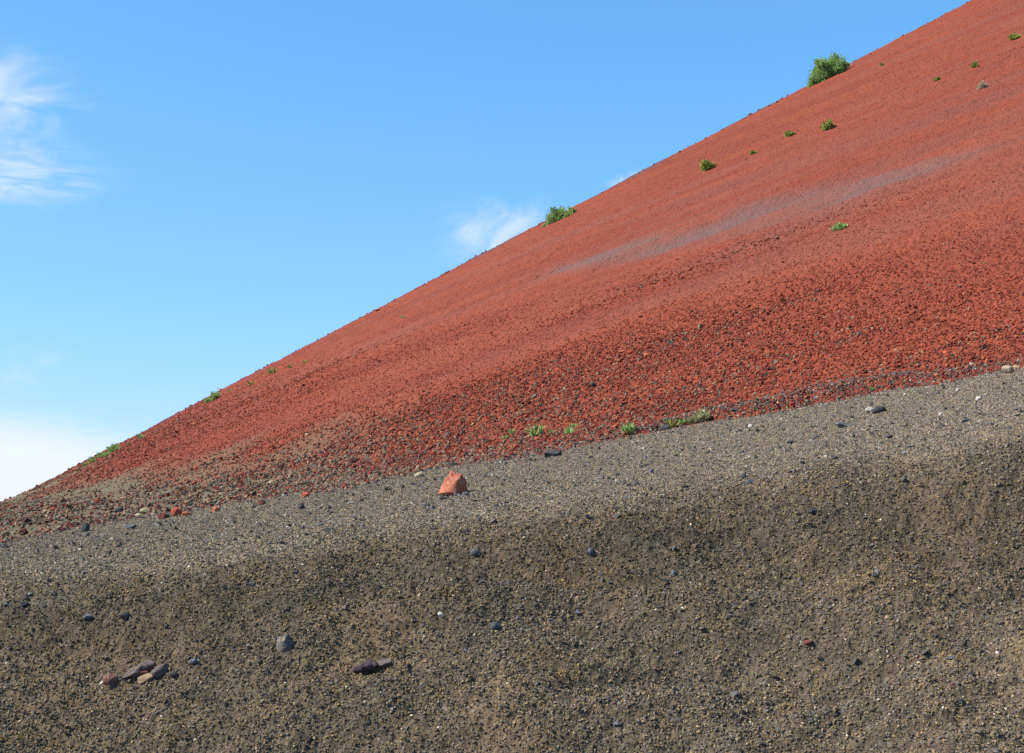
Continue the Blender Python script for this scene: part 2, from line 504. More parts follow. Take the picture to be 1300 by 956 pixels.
# rubble on the red flank
def sample_hill(n, ylo, yhi):
    y = ylo + (yhi - ylo) * RNG.random(n); x = (RNG.random(n) * 2 - 1) * (.364 * 1.1 * y + .8)
    m = y > bound_y(x) - .22
    return x[m], y[m]
PX, PY, SZ, TI = [], [], [], []
for (n, ylo, yhi) in ((220000, 14.5, 27), (210000, 26, 46), (60000, 45, 62)):
    x, y = sample_hill(n, ylo, yhi)
    c = coarse_f(x, y); a = apron_mask(x, y) * sstep(-1.0, -5.0, x)
    ah = np.clip(ash_f(x, y) + sweep_f(x, y), 0, 1)
    # keep the flank in front of the ridge only
    dx, dy = x - APEX[0], y - APEX[1]; th = np.arctan2(dx, -dy)
    near = sstep(1.6, .1, y - bound_y(x))
    patch = fbm(x / .55, y / .55, 191, 3)
    p = (.03 + .85 * c ** 1.6) * (1 - .9 * ah)
    p = p * (1 - a) + a * np.clip(.075 + .34 * patch + .30 * near * (.1 + 1.6 * patch), .04, .9)
    m = (RNG.random(len(x)) < p) & (th > TH_SIL - .03)
    x, y, c, a, near = x[m], y[m], c[m], a[m], near[m]
    n = len(x)
    s = .0095 + .0175 * c * RNG.random(n) ** 2.2 + .0015 * y / 20 * RNG.random(n)
    s = s * (1 + .35 * a) * np.where(RNG.random(n) < .012, 1.9, 1.0)
    t = palette(n, REDS, [33, 25, 12, 12, 3, 6, 4, .8])
    hi = palette(n, REDS, [44, 32, 7, 14, .3, .6, 1, .1])
    t = np.where((c < .8)[:, None] & (RNG.random(n) < .88)[:, None], hi, t)
    t2 = palette(n, REDS + [(.16, .115, .066), (.11, .08, .05)], [7, 8, 11, 3, 9, 22, 10, 5, 24, 18])
    left = np.clip(a * .95 + sstep(5, -3, x) * sstep(28, 20, y) * .85 + .35 * near, 0, 1) * (.35 + .65 * sstep(6, -1, x))
    u = RNG.random(n) < left
    t = np.where(u[:, None], t2, t)
    PX.append(x); PY.append(y); SZ.append(s); TI.append(t)
x, y, s, t = map(np.concatenate, (PX, PY, SZ, TI))
ts = TH_SIL + np.radians(RNG.uniform(-1.5, 2.5, 2600)); rs_ = RNG.uniform(12, 80, 2600)
xs_, ys_ = APEX[0] + rs_ * np.sin(ts), APEX[1] - rs_ * np.cos(ts)
ss_ = .014 + .045 * RNG.random(2600) ** 4
x = np.concatenate([x, xs_]); y = np.concatenate([y, ys_]); s = np.concatenate([s, ss_])
t = np.concatenate([t, palette(2600, REDS, [30, 26, 16, 8, 4, 4, 1, 1])])
print('red rubble', len(x))
scatter('scoria_rubble', np.stack([x, y, surfZ(x, y)], 1), s, t)

# gravel on the grey bank
n = 1250000
y = 9.2 + 12.3 * RNG.random(n); x = (RNG.random(n) * 2 - 1) * (.364 * 1.12 * y + .7)
m = y < bound_y(x) + .22
x, y = x[m], y[m]
yl = lip_y(x); shelf = shelf_f(x, y)
cl = fbm(x / .3, y / .25, 201, 4, .6)
edge = sstep(.9, 0, bound_y(x) - y)
p = np.clip(.50 + .28 * cl + .05 * shelf + .3 * edge, .06, 1)
m = RNG.random(len(x)) < p
x, y, shelf, edge = x[m], y[m], shelf[m], edge[m]
n = len(x)
s = .0052 + .0075 * RNG.random(n) ** 2.2 * (1 - .35 * shelf) + .012 * (RNG.random(n) < .002) + .024 * RNG.random(n) ** 4 * (RNG.random(n) < .003 + .009 * shelf) + .012 * edge * RNG.random(n) ** 3
t = palette(n, GREY, [14, 24, 25, 15, 9, 3, .3, .6])
t_o = palette(n, [(0.1624, 0.1164, 0.0494), (0.1948, 0.1436, 0.06422), (0.1191, 0.08669, 0.04199)], [4, 3, 3])
oc = sstep(.05, .55, fbm(x / .35 + .4 * y, y / .22, 207, 4, .6))
t = np.where((RNG.random(n) < .75 * oc)[:, None], t_o, t)
t2 = palette(n, GREY, [9, 20, 24, 19, 13, 13, .5, 1.0]) * 1.05
u = RNG.random(n) < shelf
t = np.where(u[:, None], t2, t * np.array([1.06, 1.03, .99]) * (1 - .3 * damp_shade_f(x, y))[:, None])  # face pebbles get the same painted shade under the lip
tb = palette(n, [(.05, .048, .048), (.085, .08, .074), (.11, .095, .07), (.09, .094, .1)], [4, 4, 3, 2])
tb = np.where(((RNG.random(n) < .08) & (shelf > .6))[:, None], np.array([[.26, .235, .19]]), tb)
t = np.where((s > .0145)[:, None], tb, t)
t3 = palette(n, REDS, [30, 22, 13, 14, 6, 4, 4, 1.5])
t = np.where((RNG.random(n) < .28 * edge ** 2)[:, None], t3, t)
print('bank gravel', n)
scatter('loose_gravel', np.stack([x, y, surfZ(x, y)], 1), s, t, base='octa')

# ------------------------------------------------------------------ single stones
def rock_mesh(name, size, seed, mat, sub=3, cuts=7, rough=.10, pts=None):
    """a faceted, pitted stone: an icosphere cut by random planes, then roughened"""
    rs = np.random.default_rng(seed)
    bm = bmesh.new()
    if pts is None:
        bmesh.ops.create_icosphere(bm, subdivisions=sub, radius=1)
        for _ in range(cuts):
            nrm = rs.standard_normal(3); nrm /= np.linalg.norm(nrm); d = .55 + .3 * rs.random()
            for v in bm.verts:
                e = v.co.dot(Vector(nrm)) - d
                if e > 0: v.co -= Vector(nrm) * e * .92
    else:
        for p in pts: bm.verts.new(p)
        r = bmesh.ops.convex_hull(bm, input=bm.verts)
        junk = [e for e in r['geom_interior'] if isinstance(e, bmesh.types.BMVert)]
        bmesh.ops.delete(bm, geom=junk, context='VERTS')
        bmesh.ops.triangulate(bm, faces=bm.faces[:])
        for _ in range(3):
            bmesh.ops.subdivide_edges(bm, edges=bm.edges[:], cuts=1, use_grid_fill=True, smooth=.0)
            bmesh.ops.triangulate(bm, faces=bm.faces[:])
        for _ in range(1): bmesh.ops.smooth_vert(bm, verts=bm.verts[:], factor=.5, use_axis_x=True, use_axis_y=True, use_axis_z=True)
    c = np.array([v.co for v in bm.verts])
    sd = seed * 3.1
    dn = fbm(c[:, 0] * 2.2 + sd + c[:, 2], c[:, 1] * 2.2 - c[:, 2] * 1.7, seed, 4, .6) * rough
    for v, k in zip(bm.verts, dn):
        nn = v.co.normalized() if v.co.length > 1e-6 else Vector((0, 0, 1))
        v.co += nn * float(k)
    for v in bm.verts:
        v.co = Vector((v.co.x * size[0], v.co.y * size[1], v.co.z * size[2]))
    me = bpy.data.meshes.new(name); bm.to_mesh(me); bm.free(); me.materials.append(mat)
    return me

S_DARK = mat_stone('basalt', (0.0306, 0.03036, 0.031), (0.0578, 0.05808, 0.0589), 30)
S_BLUE = mat_stone('blue_grey_stone', (0.0578, 0.066, 0.0713), (0.1088, 0.1188, 0.1209), 26)
S_GREY = mat_stone('grey_stone', (.085, .082, .074), (.14, .13, .11), 24, spots=(.26, .165, .10), thr=.54)
S_WHITE = mat_stone('white_pumice', (0.374, 0.33, 0.2728), (0.5032, 0.462, 0.3906), 30)
S_CREAM = mat_stone('cream_stone', (0.2448, 0.198, 0.124), (0.3536, 0.297, 0.1922), 28)
S_RED = mat_stone('red_scoria_stone', (0.272, 0.0561, 0.031), (0.3944, 0.1056, 0.0558), 24)
S_ORANGE = mat_stone('orange_scoria_stone', (0.34, 0.1122, 0.0465), (0.4216, 0.165, 0.0744), 24)
S_MAROON = mat_stone('maroon_scoria_stone', (0.0884, 0.0297, 0.02604), (0.1564, 0.0495, 0.0372), 24)
S_TAN = mat_stone('tan_stone', (0.1632, 0.1122, 0.062), (0.2448, 0.1782, 0.1054), 26)
S_LICHEN = mat_stone('lichen_stone', (0.2448, 0.2178, 0.155), (0.3536, 0.3168, 0.2232), 22, spots=(0.34, 0.2904, 0.0868), thr=.5)
S_RUST = mat_stone('rusty_lava', (.12, .06, .045), (.22, .105, .07), 24, .9)
S_LAVA = mat_stone('purple_lava', (.085, .064, .056), (.15, .115, .10), 22, .9)
S_LAVA_D = mat_stone('dark_purple_lava', (0.0374, 0.02508, 0.0279), (0.0748, 0.0528, 0.0589), 22, .8)
S_BOULD = mat_stone('pink_red_boulder', (.29, .082, .045), (.40, .175, .105), 9, .9, spots=(.27, .055, .03), thr=.56)

def place_stone(name, px, py, w, mat, label, seed, h=.7, d=.8, rot=0, tilt=0, cat='stone', group=None, sink=.22, cuts=7, rough=.10, pts=None, sub=3):
    """px, py: where its foot touches the ground; w: its width as seen, turned into metres at that distance"""
    p = hit(px, py)
    if p is None: print('no ground at', px, py, label); return None
    m = w * p[1] / FPX
    me = rock_mesh(name, (m / 2, m / 2 * d, m / 2 * h), seed, mat, sub, cuts, rough, pts)
    o = bpy.data.objects.new(name, me); COL.objects.link(o)
    zz = float(groundZ(np.array([p[0]]), np.array([p[1]]))[0])
    o.location = (p[0], p[1] + m * .3 * d, float(coarseZ(np.array([p[0]]), np.array([p[1] + m * .3 * d]))[0]) + m / 2 * h * (1 - 2 * sink) + .004)
    o.rotation_euler = (0, tilt, rot)
    return props(o, label, cat, group)

#BOULDER
bpts = [(-.98, -.30, -.80), (-.95, .25, -.75), (-.74, -.35, -.12), (-.45, -.2, .40), (-.24, -.02, .62), (-.10, .02, .60), (.12, -.08, .60), (.45, -.10, .60),
        (-.05, -.80, -.72), (.95, .35, -.8), (.60, .60, -.85), (-.45, .65, -.85), (-.1, .55, .45), (-.35, -.82, -.70), (-.10, -.70, -.90), (.40, -.25, -.92), (-.68, -.72, -.72), (-.02, -.60, -.02)]
b = place_stone('boulder', 577, 629, 45, S_BOULD, 'large pinkish red boulder with a small peak sitting alone on the grey bank top', 5, .86, .95, rot=.12, cat='boulder', sink=.10, rough=.15, pts=bpts)
# the little horn on its crown is part of the same mesh
bm = bmesh.new(); bm.from_mesh(b.data)
w0 = max(abs(v.co.x) for v in bm.verts)
for v in bm.verts:
    dx = (v.co.x / w0 + .18) / .15
    if v.co.z > .42 * w0: v.co.z += .13 * w0 * math.exp(-dx * dx - (v.co.y / w0 / .25) ** 2)
bm.to_mesh(b.data); bm.free()

STONES = [
 # px, py(foot), w, mat, label, h, d
 ('stone', 592, 629, 9, S_BLUE, 'small rounded grey stone tucked against the foot of the red boulder', .7, .8),
 ('stone', 564, 634, 14, S_DARK, 'flat dark stone lying just below the red boulder', .3, .7),
 ('stone', 361, 828, 26, S_GREY, 'blocky grey stone with an orange brown face, low on the bank', .95, .9),
 ('stone', 245, 846, 13, S_BLUE, 'small blue grey stone between the blocky grey stone and the purple lava pieces', .75, .8),
 ('stone', 222, 862, 20, S_DARK, 'dark rounded slab beside the right end of the purple lava pieces', .5, .6),
 ('stone', 560, 785, 10, S_WHITE, 'single round white pebble in the middle of the bank face', .8, .8),
 ('stone', 629, 799, 14, S_BLUE, 'dark bluish stone on the bank face near the white pebble', .9, .8),
 ('stone', 604, 708, 14, S_BLUE, 'bluish grey stone on the brown face straight below the red boulder', .8, .8),
 ('stone', 591, 675, 9, S_DARK, 'small dark stone right under the dusty lip below the red boulder', .9, .8),
 ('stone', 735, 762, 11, S_TAN, 'tan lump with a dark side on the bank face', .9, .8),
 ('stone', 749, 708, 11, S_BLUE, 'grey stone high on the face to the right of centre', .9, .8),
 ('stone', 700, 580, 27, S_DARK, 'long dark slab lying along the edge of the red scree', .35, .6),
 ('stone', 718, 556, 12, S_DARK, 'dark stone below the row of small green weeds', .5, .7),
 ('stone', 844, 547, 15, S_DARK, 'black stone beside the bright weeds at the scree edge', .6, .7),
 ('stone', 1117, 524, 17, S_DARK, 'dark stone with a pale neighbour on the dusty shelf', .6, .7),
 ('stone', 1105, 523, 10, S_WHITE, 'white stone touching the left side of a dark stone on the shelf', .7, .8),
 ('stone', 1073, 543, 21, S_BLUE, 'flat slate coloured stone on the dusty shelf below the dark and white pair', .35, .7),
 ('stone', 954, 613, 14, S_BLUE, 'pale bluish stone lying where the shelf turns into the dark face', .5, .7),
 ('stone', 1004, 564, 9, S_DARK, 'small black stone alone on the dusty shelf', .7, .8),
 ('stone', 1281, 474, 17, S_CREAM, 'cream stone at the top end of the scree edge', .7, .8),
 ('stone', 1243, 508, 8, S_WHITE, 'bright white pebble on the shelf beneath the cream stone', .8, .8),
 ('stone', 1195, 528, 6, S_WHITE, 'tiny white pebble halfway between the dark white pair and the frame edge', .8, .8),
 ('stone', 953, 542, 6, S_WHITE, 'tiny white pebble on the shelf to the right of the pale plants', .8, .8),
 ('stone', 1226, 536, 14, S_BLUE, 'grey blue flat stone on the shelf at the far right', .4, .8),
 ('stone', 1181, 466, 14, S_DARK, 'black lens shaped stone lying on the coarse red scree', .45, .6),
 ('stone', 989, 368, 7, S_DARK, 'small black stone alone on the smooth red slope', .7, .8),
 ('stone', 1110, 372, 9, S_MAROON, 'dark maroon stone on the red slope under the pale green shrub', .7, .8),
 ('stone', 1219, 256, 6, S_DARK, 'tiny black stone on the upper red slope', .7, .8),
 ('stone', 933, 522, 10, S_DARK, 'dark grey stone among the red scree above the pale plants', .5, .7),
 ('stone', 151, 650, 13, S_DARK, 'upright dark grey stone on the brown sand', 1.0, .8),
 ('stone', 172, 655, 16, S_CREAM, 'broad cream grey stone in the cluster of red stones', .7, .8),
 ('stone', 137, 655, 14, S_CREAM, 'pale stone at the near end of the red stone cluster', .6, .8),
 ('stone', 228, 644, 6, S_WHITE, 'small white stone standing on the brown sand', 1.2, .8),
 ('stone', 224, 655, 14, S_RED, 'dark red angular stone on the brown sand edge', .9, .8),
 ('stone', 236, 655, 11, S_ORANGE, 'orange stone beside the dark red angular one', .6, .8),
 ('stone', 273, 650, 9, S_ORANGE, 'bright orange red stone by itself where brown sand meets grey gravel', .9, .8),
 ('stone', 146, 643, 8, S_ORANGE, 'small orange stone behind the upright dark grey stone', .8, .8),
 ('stone', 166, 671, 19, S_BLUE, 'long grey slab in the gravel below the red stone cluster', .4, .5),
 ('stone', 107, 675, 13, S_DARK, 'black pointed stone half buried at the cluster\'s lower edge', 1.1, .7),
 ('stone', 185, 646, 11, S_MAROON, 'maroon stone at the back of the red stone cluster', .8, .8),
 ('stone', 207, 659, 13, S_MAROON, 'grey red stone at the right end of the red stone cluster', .8, .8),
 ('stone', 118, 656, 12, S_RED, 'red stone at the left end of the stone cluster', .8, .8),
 ('stone', 382, 647, 11, S_DARK, 'black jagged stone on the grey gravel between sand and boulder', 1.0, .8),
 ('stone', 331, 641, 9, S_MAROON, 'black red stone at the edge of the brown sand', .9, .8),
 ('stone', 533, 606, 13, S_CREAM, 'whitish stone at the scree edge just up left of the boulder', .6, .8),
 ('stone', 421, 626, 8, S_CREAM, 'small cream stone at the scree edge beside a red stone', .7, .8),
 ('stone', 387, 631, 10, S_RED, 'red stone on the gravel edge beside a small cream stone', .8, .8),
 ('stone', 445, 640, 7, S_WHITE, 'white chip on the gravel to the left of the boulder', .6, .8),
 ('stone', 497, 563, 8, S_RED, 'red stone standing out of the mixed rubble above the boulder', .8, .8),
 ('stone', 1027, 823, 14, S_MAROON, 'brown lens shaped stone low on the bank face', .5, .7),
 ('stone', 318, 744, 14, S_BLUE, 'grey stone half sunk in the face above the blocky stone', .5, .8),
 ('stone', 158, 793, 15, S_DARK, 'black angular stone under a crumbling clod on the bank face', .9, .8),
 ('stone', 110, 790, 13, S_BLUE, 'dark grey stone left of the black angular one', .6, .8),
 ('stone', 29, 772, 12, S_DARK, 'dark stone near the left frame edge on the bank face', .7, .8),
 ('stone', 1208, 838, 12, S_BLUE, 'faint grey blue stone near the lower right corner of the bank', .5, .8),
 ('stone', 1032, 655, 12, S_DARK, 'dark stone set in the brown face right of the slumped hollow', .7, .8),
]
GPTS = [(-.9, -.2, -.8), (-.95, .1, .1), (-.6, -.25, .62), (.28, -.1, .85), (.42, .15, .85), (-.3, .6, .7), (.45, -.62, -.35), (.85, .5, -.8), (-.35, -.75, -.85), (-.5, -.62, -.1), (.3, -.72, .25), (-.6, .7, -.8), (.2, -.5, -.95)]
for i, (nm, px, py, w, mt, lb, h, d) in enumerate(STONES):
    rs = np.random.default_rng(100 + i)
    place_stone(nm, px, py, w * (1.0 if py > 660 else 1.1), mt, lb, 200 + i, h, d, rot=-.35 if mt is S_GREY else rs.uniform(-.5, .5), tilt=rs.uniform(-.2, .2), group=None, sink=.2, rough=.16, pts=GPTS if mt is S_GREY else None)

# cracked purple lava pieces at the foot of the bank
for i, (px, py, w, h, d, mt, rot, lb) in enumerate([
    (141, 866, 24, .7, .7, S_RUST, .3, 'rusty orange lava lump at the left end of the purple lava pieces'),
    (130, 868, 10, .8, .7, S_WHITE, .1, 'whitish chip at the tip of the purple lava row'),
    (166, 863, 30, .5, .45, S_LAVA, .45, 'long purple lava piece next to the rusty orange lump'),
    (187, 851, 32, .45, .45, S_LAVA, .5, 'purple lava piece lying furthest up the bank'),
    (204, 859, 32, .5, .45, S_LAVA, .75, 'purple lava piece at the right end next to the dark slab'),
    (183, 868, 30, .4, .6, S_TAN, .2, 'tan brown slab under the purple lava pieces'),
    (184, 861, 14, .6, .7, S_MAROON, .3, 'small maroon lump wedged between the purple lava pieces'),
    ]):
    place_stone('lava_piece', px, py, w, mt, lb, 320 + i, h, d, rot=rot, tilt=-.35 * (w > 25), cat='lava rock', group='lava pieces at the foot of the bank', sink=.3, rough=.22)
place_stone('lava_crust', 462, 857, 34, S_LAVA_D, 'thin dark purple lava crust curling out of the bank', 351, .5, .6, rot=.2, tilt=-.2, cat='lava rock', sink=.2, rough=.3)
place_stone('lava_crust', 486, 849, 24, S_LAVA, 'narrow purple lava strip continuing right of the dark crust', 352, .35, .6, rot=.25, tilt=-.2, cat='lava rock', sink=.2, rough=.3)

# ------------------------------------------------------------------ plants
def leaf_mesh(name, P, N, L, W, tone, mat):
    """P base points, N directions, L lengths, W widths: folded pointed leaves"""
    n = len(P)
    N = N / np.linalg.norm(N, axis=1)[:, None]
    rv = RNG.standard_normal((n, 3)); S = np.cross(N, rv); S /= np.linalg.norm(S, axis=1)[:, None] + 1e-9
    U = np.cross(S, N)
    a = P; tip = P + N * L[:, None]; mid = P + N * (L * .5)[:, None]
    l = mid + S * (W / 2)[:, None] + U * (W * .15)[:, None]; r = mid - S * (W / 2)[:, None] + U * (W * .15)[:, None]
    V = np.stack([a, l, tip, r], 1).reshape(-1, 3)
    i = np.arange(n)[:, None] * 4
    F = np.concatenate([i + np.array([[0, 1, 2]]), i + np.array([[0, 2, 3]])], 0)
    return np_mesh(name, V, F, mat, {'leafy': np.repeat(tone, 4)}, False)

def tube_mesh(name, paths, mat):
    bm = bmesh.new()
    for pts, rad in paths:
        rings = []
        for k, p in enumerate(pts):
            p = Vector(p); t = (Vector(pts[min(k + 1, len(pts) - 1)]) - Vector(pts[max(k - 1, 0)])).normalized()
            u = t.orthogonal().normalized(); v = t.cross(u)
            r = rad * (1 - .75 * k / (len(pts) - 1))
            rings.append([bm.verts.new(p + (u * math.cos(a) + v * math.sin(a)) * r) for a in np.linspace(0, 2 * math.pi, 6, endpoint=False)])
        for A, B in zip(rings, rings[1:]):
            for j in range(6): bm.faces.new((A[j], A[(j + 1) % 6], B[(j + 1) % 6], B[j]))
    me = bpy.data.meshes.new(name); bm.to_mesh(me); bm.free(); me.materials.append(mat)
    o = bpy.data.objects.new(name, me); COL.objects.link(o); return o

def empty(name, loc):
    o = bpy.data.objects.new(name, None); o.empty_display_size = .1; COL.objects.link(o); o.location = loc; return o

def big_bush(px, py, lobes, label, seed, n_leaf=110, scale=1.0, leaf=.075):
    """lobes: (dx, dz, r) in metres about the foot, in the plane of the skyline; each gets its own limb and leaf clumps"""
    global RNG
    RNG = np.random.default_rng(seed)
    p = hit(px, py)
    root = empty('bush', (p[0], p[1], float(coarseZ(np.array([p[0]]), np.array([p[1]]))[0])))
    props(root, label, 'bush', 'large bushes on the skyline')
    P, N, T = [], [], []; paths = []
    for dx, dz, r in [(scale * u for u in lb_) for lb_ in lobes]:
        dy = RNG.uniform(-.25, .35)
        c = np.array([dx, dy, dz])
        base = np.array([.35 * dx, .2 * dy, .25 * min(dz, 0) + .56 * .35 * dx])
        mid = .5 * (base + c) + RNG.standard_normal(3) * .06
        paths.append(([base, mid, c, c + RNG.standard_normal(3) * .5 * r], .028))
        nc = max(4, int(12 * (r / .3) ** 2))
        for _ in range(nc):
            v = RNG.standard_normal(3); v /= np.linalg.norm(v)
            cc = c + v * r * (.35 + .65 * RNG.random() ** .5) * np.array([1, 1, .85])
            tw = RNG.standard_normal(3) * .3 + v * .7 + np.array([0, 0, .45])
            paths.append(([c * .6 + cc * .4, cc], .008))
            k = n_leaf
            g = RNG.standard_normal((k, 3)) * r * .26
            P.append(cc + g); N.append(g / (r * .26) * .6 + tw + RNG.standard_normal((k, 3)) * .45)
            T.append(np.clip(.45 + .18 * RNG.standard_normal() + .2 * RNG.standard_normal(k), 0, 1))
    P, N, T = map(np.concatenate, (P, N, T)); n = len(P)
    L = leaf * RNG.uniform(.6, 1.25, n); W = L * RNG.uniform(.32, .5, n)
    f = leaf_mesh('foliage', P, N, L, W, T, M_LEAF_BR if seed % 2 else M_LEAF); f.parent = root
    s = tube_mesh('stem', paths, M_BARK); s.parent = root
    return root

# metres per target pixel at the skyline bushes is about 1/37
big_bush(1052, 100, [(-.62, -.12, .19), (-.42, .06, .24), (-.18, .16, .27), (.08, .30, .27), (-.22, .42, .22), (-.02, .60, .26), (.25, .66, .26), (.48, .62, .24), (.62, .60, .15), (.28, .42, .22), (-.30, .52, .16)],
         'largest green bush, a broad lobed clump on the upper skyline of the red hill', 11, 170, 1.12)
big_bush(711, 279, [(-.30, -.08, .14), (-.14, .05, .18), (.04, .14, .20), (-.08, .25, .17), (.14, .29, .18), (.30, .24, .13), (.20, .14, .14)],
         'rounded green bush half way along the skyline beside the small drifting cloud', 13, 150, 1.25, leaf=.065)

def shrub_proto(seed, mat, spiky=.5, n_st=9, rosette=26, h=1.0):
    """unit-size low shrub: several stems from one foot, each ending in a leaf tuft"""
    global RNG
    RNG = np.random.default_rng(seed)
    root = empty('shrub', (0, 0, 0))
    P, N, T, paths = [], [], [], []
    for i in range(n_st):
        a = 2 * math.pi * (i + RNG.random()) / n_st; sp = RNG.uniform(.15, .55)
        e = np.array([math.cos(a) * sp, math.sin(a) * sp, h * RNG.uniform(.35, .85) * (1.1 - sp * .7)])
        paths.append(([np.zeros(3), e * np.array([.6, .6, .45]), e], .03))
        for f in (.55, .8, 1.0):
            c = e * f; k = rosette
            g = RNG.standard_normal((k, 3)) * .09
            P.append(c + g); N.append(g * 5 + np.array([math.cos(a) * .4, math.sin(a) * .4, .7]) + RNG.standard_normal((k, 3)) * spiky)
            T.append(np.clip(.5 + .2 * RNG.standard_normal() + .2 * RNG.standard_normal(k) + .15 * (f - .8), 0, 1))
    P, N, T = map(np.concatenate, (P, N, T)); n = len(P)
    L = RNG.uniform(.14, .28, n); W = L * RNG.uniform(.28, .45, n)
    fo = leaf_mesh('foliage', P, N, L, W, T, mat); fo.parent = root
    st = tube_mesh('stem', paths, M_BARK); st.parent = root
    return root

def tuft_proto(seed, mat, n=46, h=1.0):
    global RNG
    RNG = np.random.default_rng(seed)
    a = RNG.uniform(0, 2 * math.pi, n); sp = RNG.uniform(0, .28, n)
    P = np.stack([np.cos(a) * sp, np.sin(a) * sp, 0 * a + RNG.uniform(0, .15, n)], 1)
    N = np.stack([np.cos(a) * .55, np.sin(a) * .55, 0 * a + RNG.uniform(.3, 1.2, n)], 1) + RNG.standard_normal((n, 3)) * .2
    L = RNG.uniform(.35, .8, n) * h; W = L * RNG.uniform(.14, .26, n)
    return leaf_mesh('weed_tuft', P, N, L, W, np.clip(.5 + .25 * RNG.standard_normal(n), 0, 1), mat)

def place_root(o, px, py, w, label, cat, group, rot, tall=1.0, up=0):
    """w: width in target pixels"""
    p = hit(px, py)
    if p is None:                                   # just over the skyline: step down until the slope is met
        for k in range(1, 16):
            p = hit(px, py + k)
            if p is not None: break
    m = w * p[1] / FPX
    o.location = (p[0], p[1], float(coarseZ(np.array([p[0]]), np.array([p[1]]))[0]) + up)
    o.scale = (m, m, m * tall); o.rotation_euler = (0, 0, rot)
    return props(o, label, cat, group)

def copy_tree(o):
    c = o.copy(); COL.objects.link(c)
    for ch in o.children:
        d = ch.copy(); d.parent = c; COL.objects.link(d)
    return c

PROTO = {'a': shrub_proto(21, M_LEAF, .5), 'b': shrub_proto(22, M_LEAF, .35, 7, 30, 1.15), 'c': shrub_proto(23, M_LEAF_BR, .5, 8, 26),
         'd': shrub_proto(24, M_LEAF_DRY, .6, 8, 22), 'p': shrub_proto(28, M_LEAF_PALE, .5, 10, 34), 'y': tuft_proto(25, M_LEAF_Y), 'g': tuft_proto(26, M_LEAF_BR), 'h': tuft_proto(27, M_LEAF_BR, 60, .8)}
USED = set()
PLANTS = [
 ('a', 1288, 50, 13, 'green shrub nearest the upper right corner of the red slope'),
 ('b', 1237, 85, 9, 'compact dark shrub below the corner shrub and above the pale dry one'),
 ('a', 1191, 101, 10, 'small shrub left of the pale dry shrub on the upper slope'),
 ('d', 1248, 111, 11, 'pale dry shrub with whitish twigs on the upper red slope'),
 ('b', 1120, 83, 6, 'tiny shrub between the largest skyline bush and the upper slope shrubs'),
 ('b', 1137, 68, 4, 'tiniest sprig close under the skyline right of the largest bush'),
 ('a', 1052, 164, 15, 'leaning green shrub straight below the largest skyline bush'),
 ('b', 1003, 173, 13, 'dark upright shrub, second in the sloping line of four'),
 ('a', 956, 195, 10, 'small round shrub, third in the sloping line of four'),
 ('a', 898, 216, 16, 'wide shrub, lowest in the sloping line of four'),
 ('c', 1067, 290, 18, 'pale green shrub standing alone on the grey ash sweep'),
 ('g', 513, 402, 8, 'single small green tuft on the red slope below the skyline'),
 ('y', 388, 460, 8, 'yellow green tuft, uppermost of the row along the dark rim'),
 ('y', 370, 466, 12, 'olive tuft, second from the top of the row along the dark rim'),
 ('y', 346, 474, 13, 'bright yellow tuft in the row along the dark rim'),
 ('y', 320, 488, 8, 'faint yellow tuft, lowest of the row along the dark rim'),
 ('g', 378, 463, 7, 'little green tuft squeezed between the upper two of the rim row'),
 ('c', 273, 507, 13, 'larger of the two shrubs standing up on the lower skyline'),
 ('c', 265, 510, 11, 'smaller of the two shrubs standing up on the lower skyline'),
 ('g', 292, 496, 4, 'lone twig on the skyline above the two lower skyline shrubs'),
 ('c', 143, 573, 12, 'topmost shrub of the skyline row above the brown sand'),
 ('c', 136, 578, 11, 'second shrub from the top of the skyline row above the brown sand'),
 ('c', 129, 581, 10, 'brightest shrub in the middle of the skyline row above the brown sand'),
 ('g', 118, 587, 9, 'thin shrub with a gap on both sides in the lower skyline row'),
 ('g', 109, 591, 9, 'lowest thin shrub of the skyline row above the brown sand'),
 ('c', 149, 571, 7, 'tiny shrub at the upper end of the skyline row'),
 ('g', 179, 556, 8, 'low green tuft on the rim above the skyline row'),
 ('g', 163, 563, 4, 'twig on the skyline between the low tuft and the skyline row'),
 ('g', 14, 639, 4, 'twig on the skyline near the left edge of the picture'),
 ('h', 642, 556, 9, 'bright green weed at the left end of the weed row at the scree foot'),
 ('g', 651, 550, 9, 'green weed just behind the left end of the weed row'),
 ('g', 680, 554, 16, 'widest olive weed of the row, above a dark stone'),
 ('h', 702, 549, 10, 'faint green weed in the middle of the weed row'),
 ('g', 724, 551, 11, 'leafy weed near the right end of the weed row'),
 ('h', 728, 543, 10, 'green weed set back above the right end of the weed row'),
 ('g', 669, 546, 7, 'thin weed set back in the scree over the weed row'),
 ('h', 798, 549, 15, 'vivid green weed standing apart between the weed row and the pale plants'),
 ('p', 891, 536, 20, 'pale yellow green plant, taller of the pair at the scree edge'),
 ('p', 879, 540, 14, 'low pale plant leaning beside the taller pale one'),
 ('y', 853, 544, 12, 'yellowish weed beside the black stone at the scree edge'),
 ('h', 867, 539, 11, 'bright green weed between the black stone and the pale plants'),
 ('h', 1108, 492, 8, 'small lone weed low in the coarse red scree'),
]
GROUPS = {'p': 'pale plants at the scree edge', 'a': 'shrubs scattered on the red slope', 'b': 'shrubs scattered on the red slope', 'd': 'shrubs scattered on the red slope', 'c': 'green shrubs on the hill', 'y': 'yellow tufts along the rim', 'g': 'green weeds', 'h': 'green weeds'}
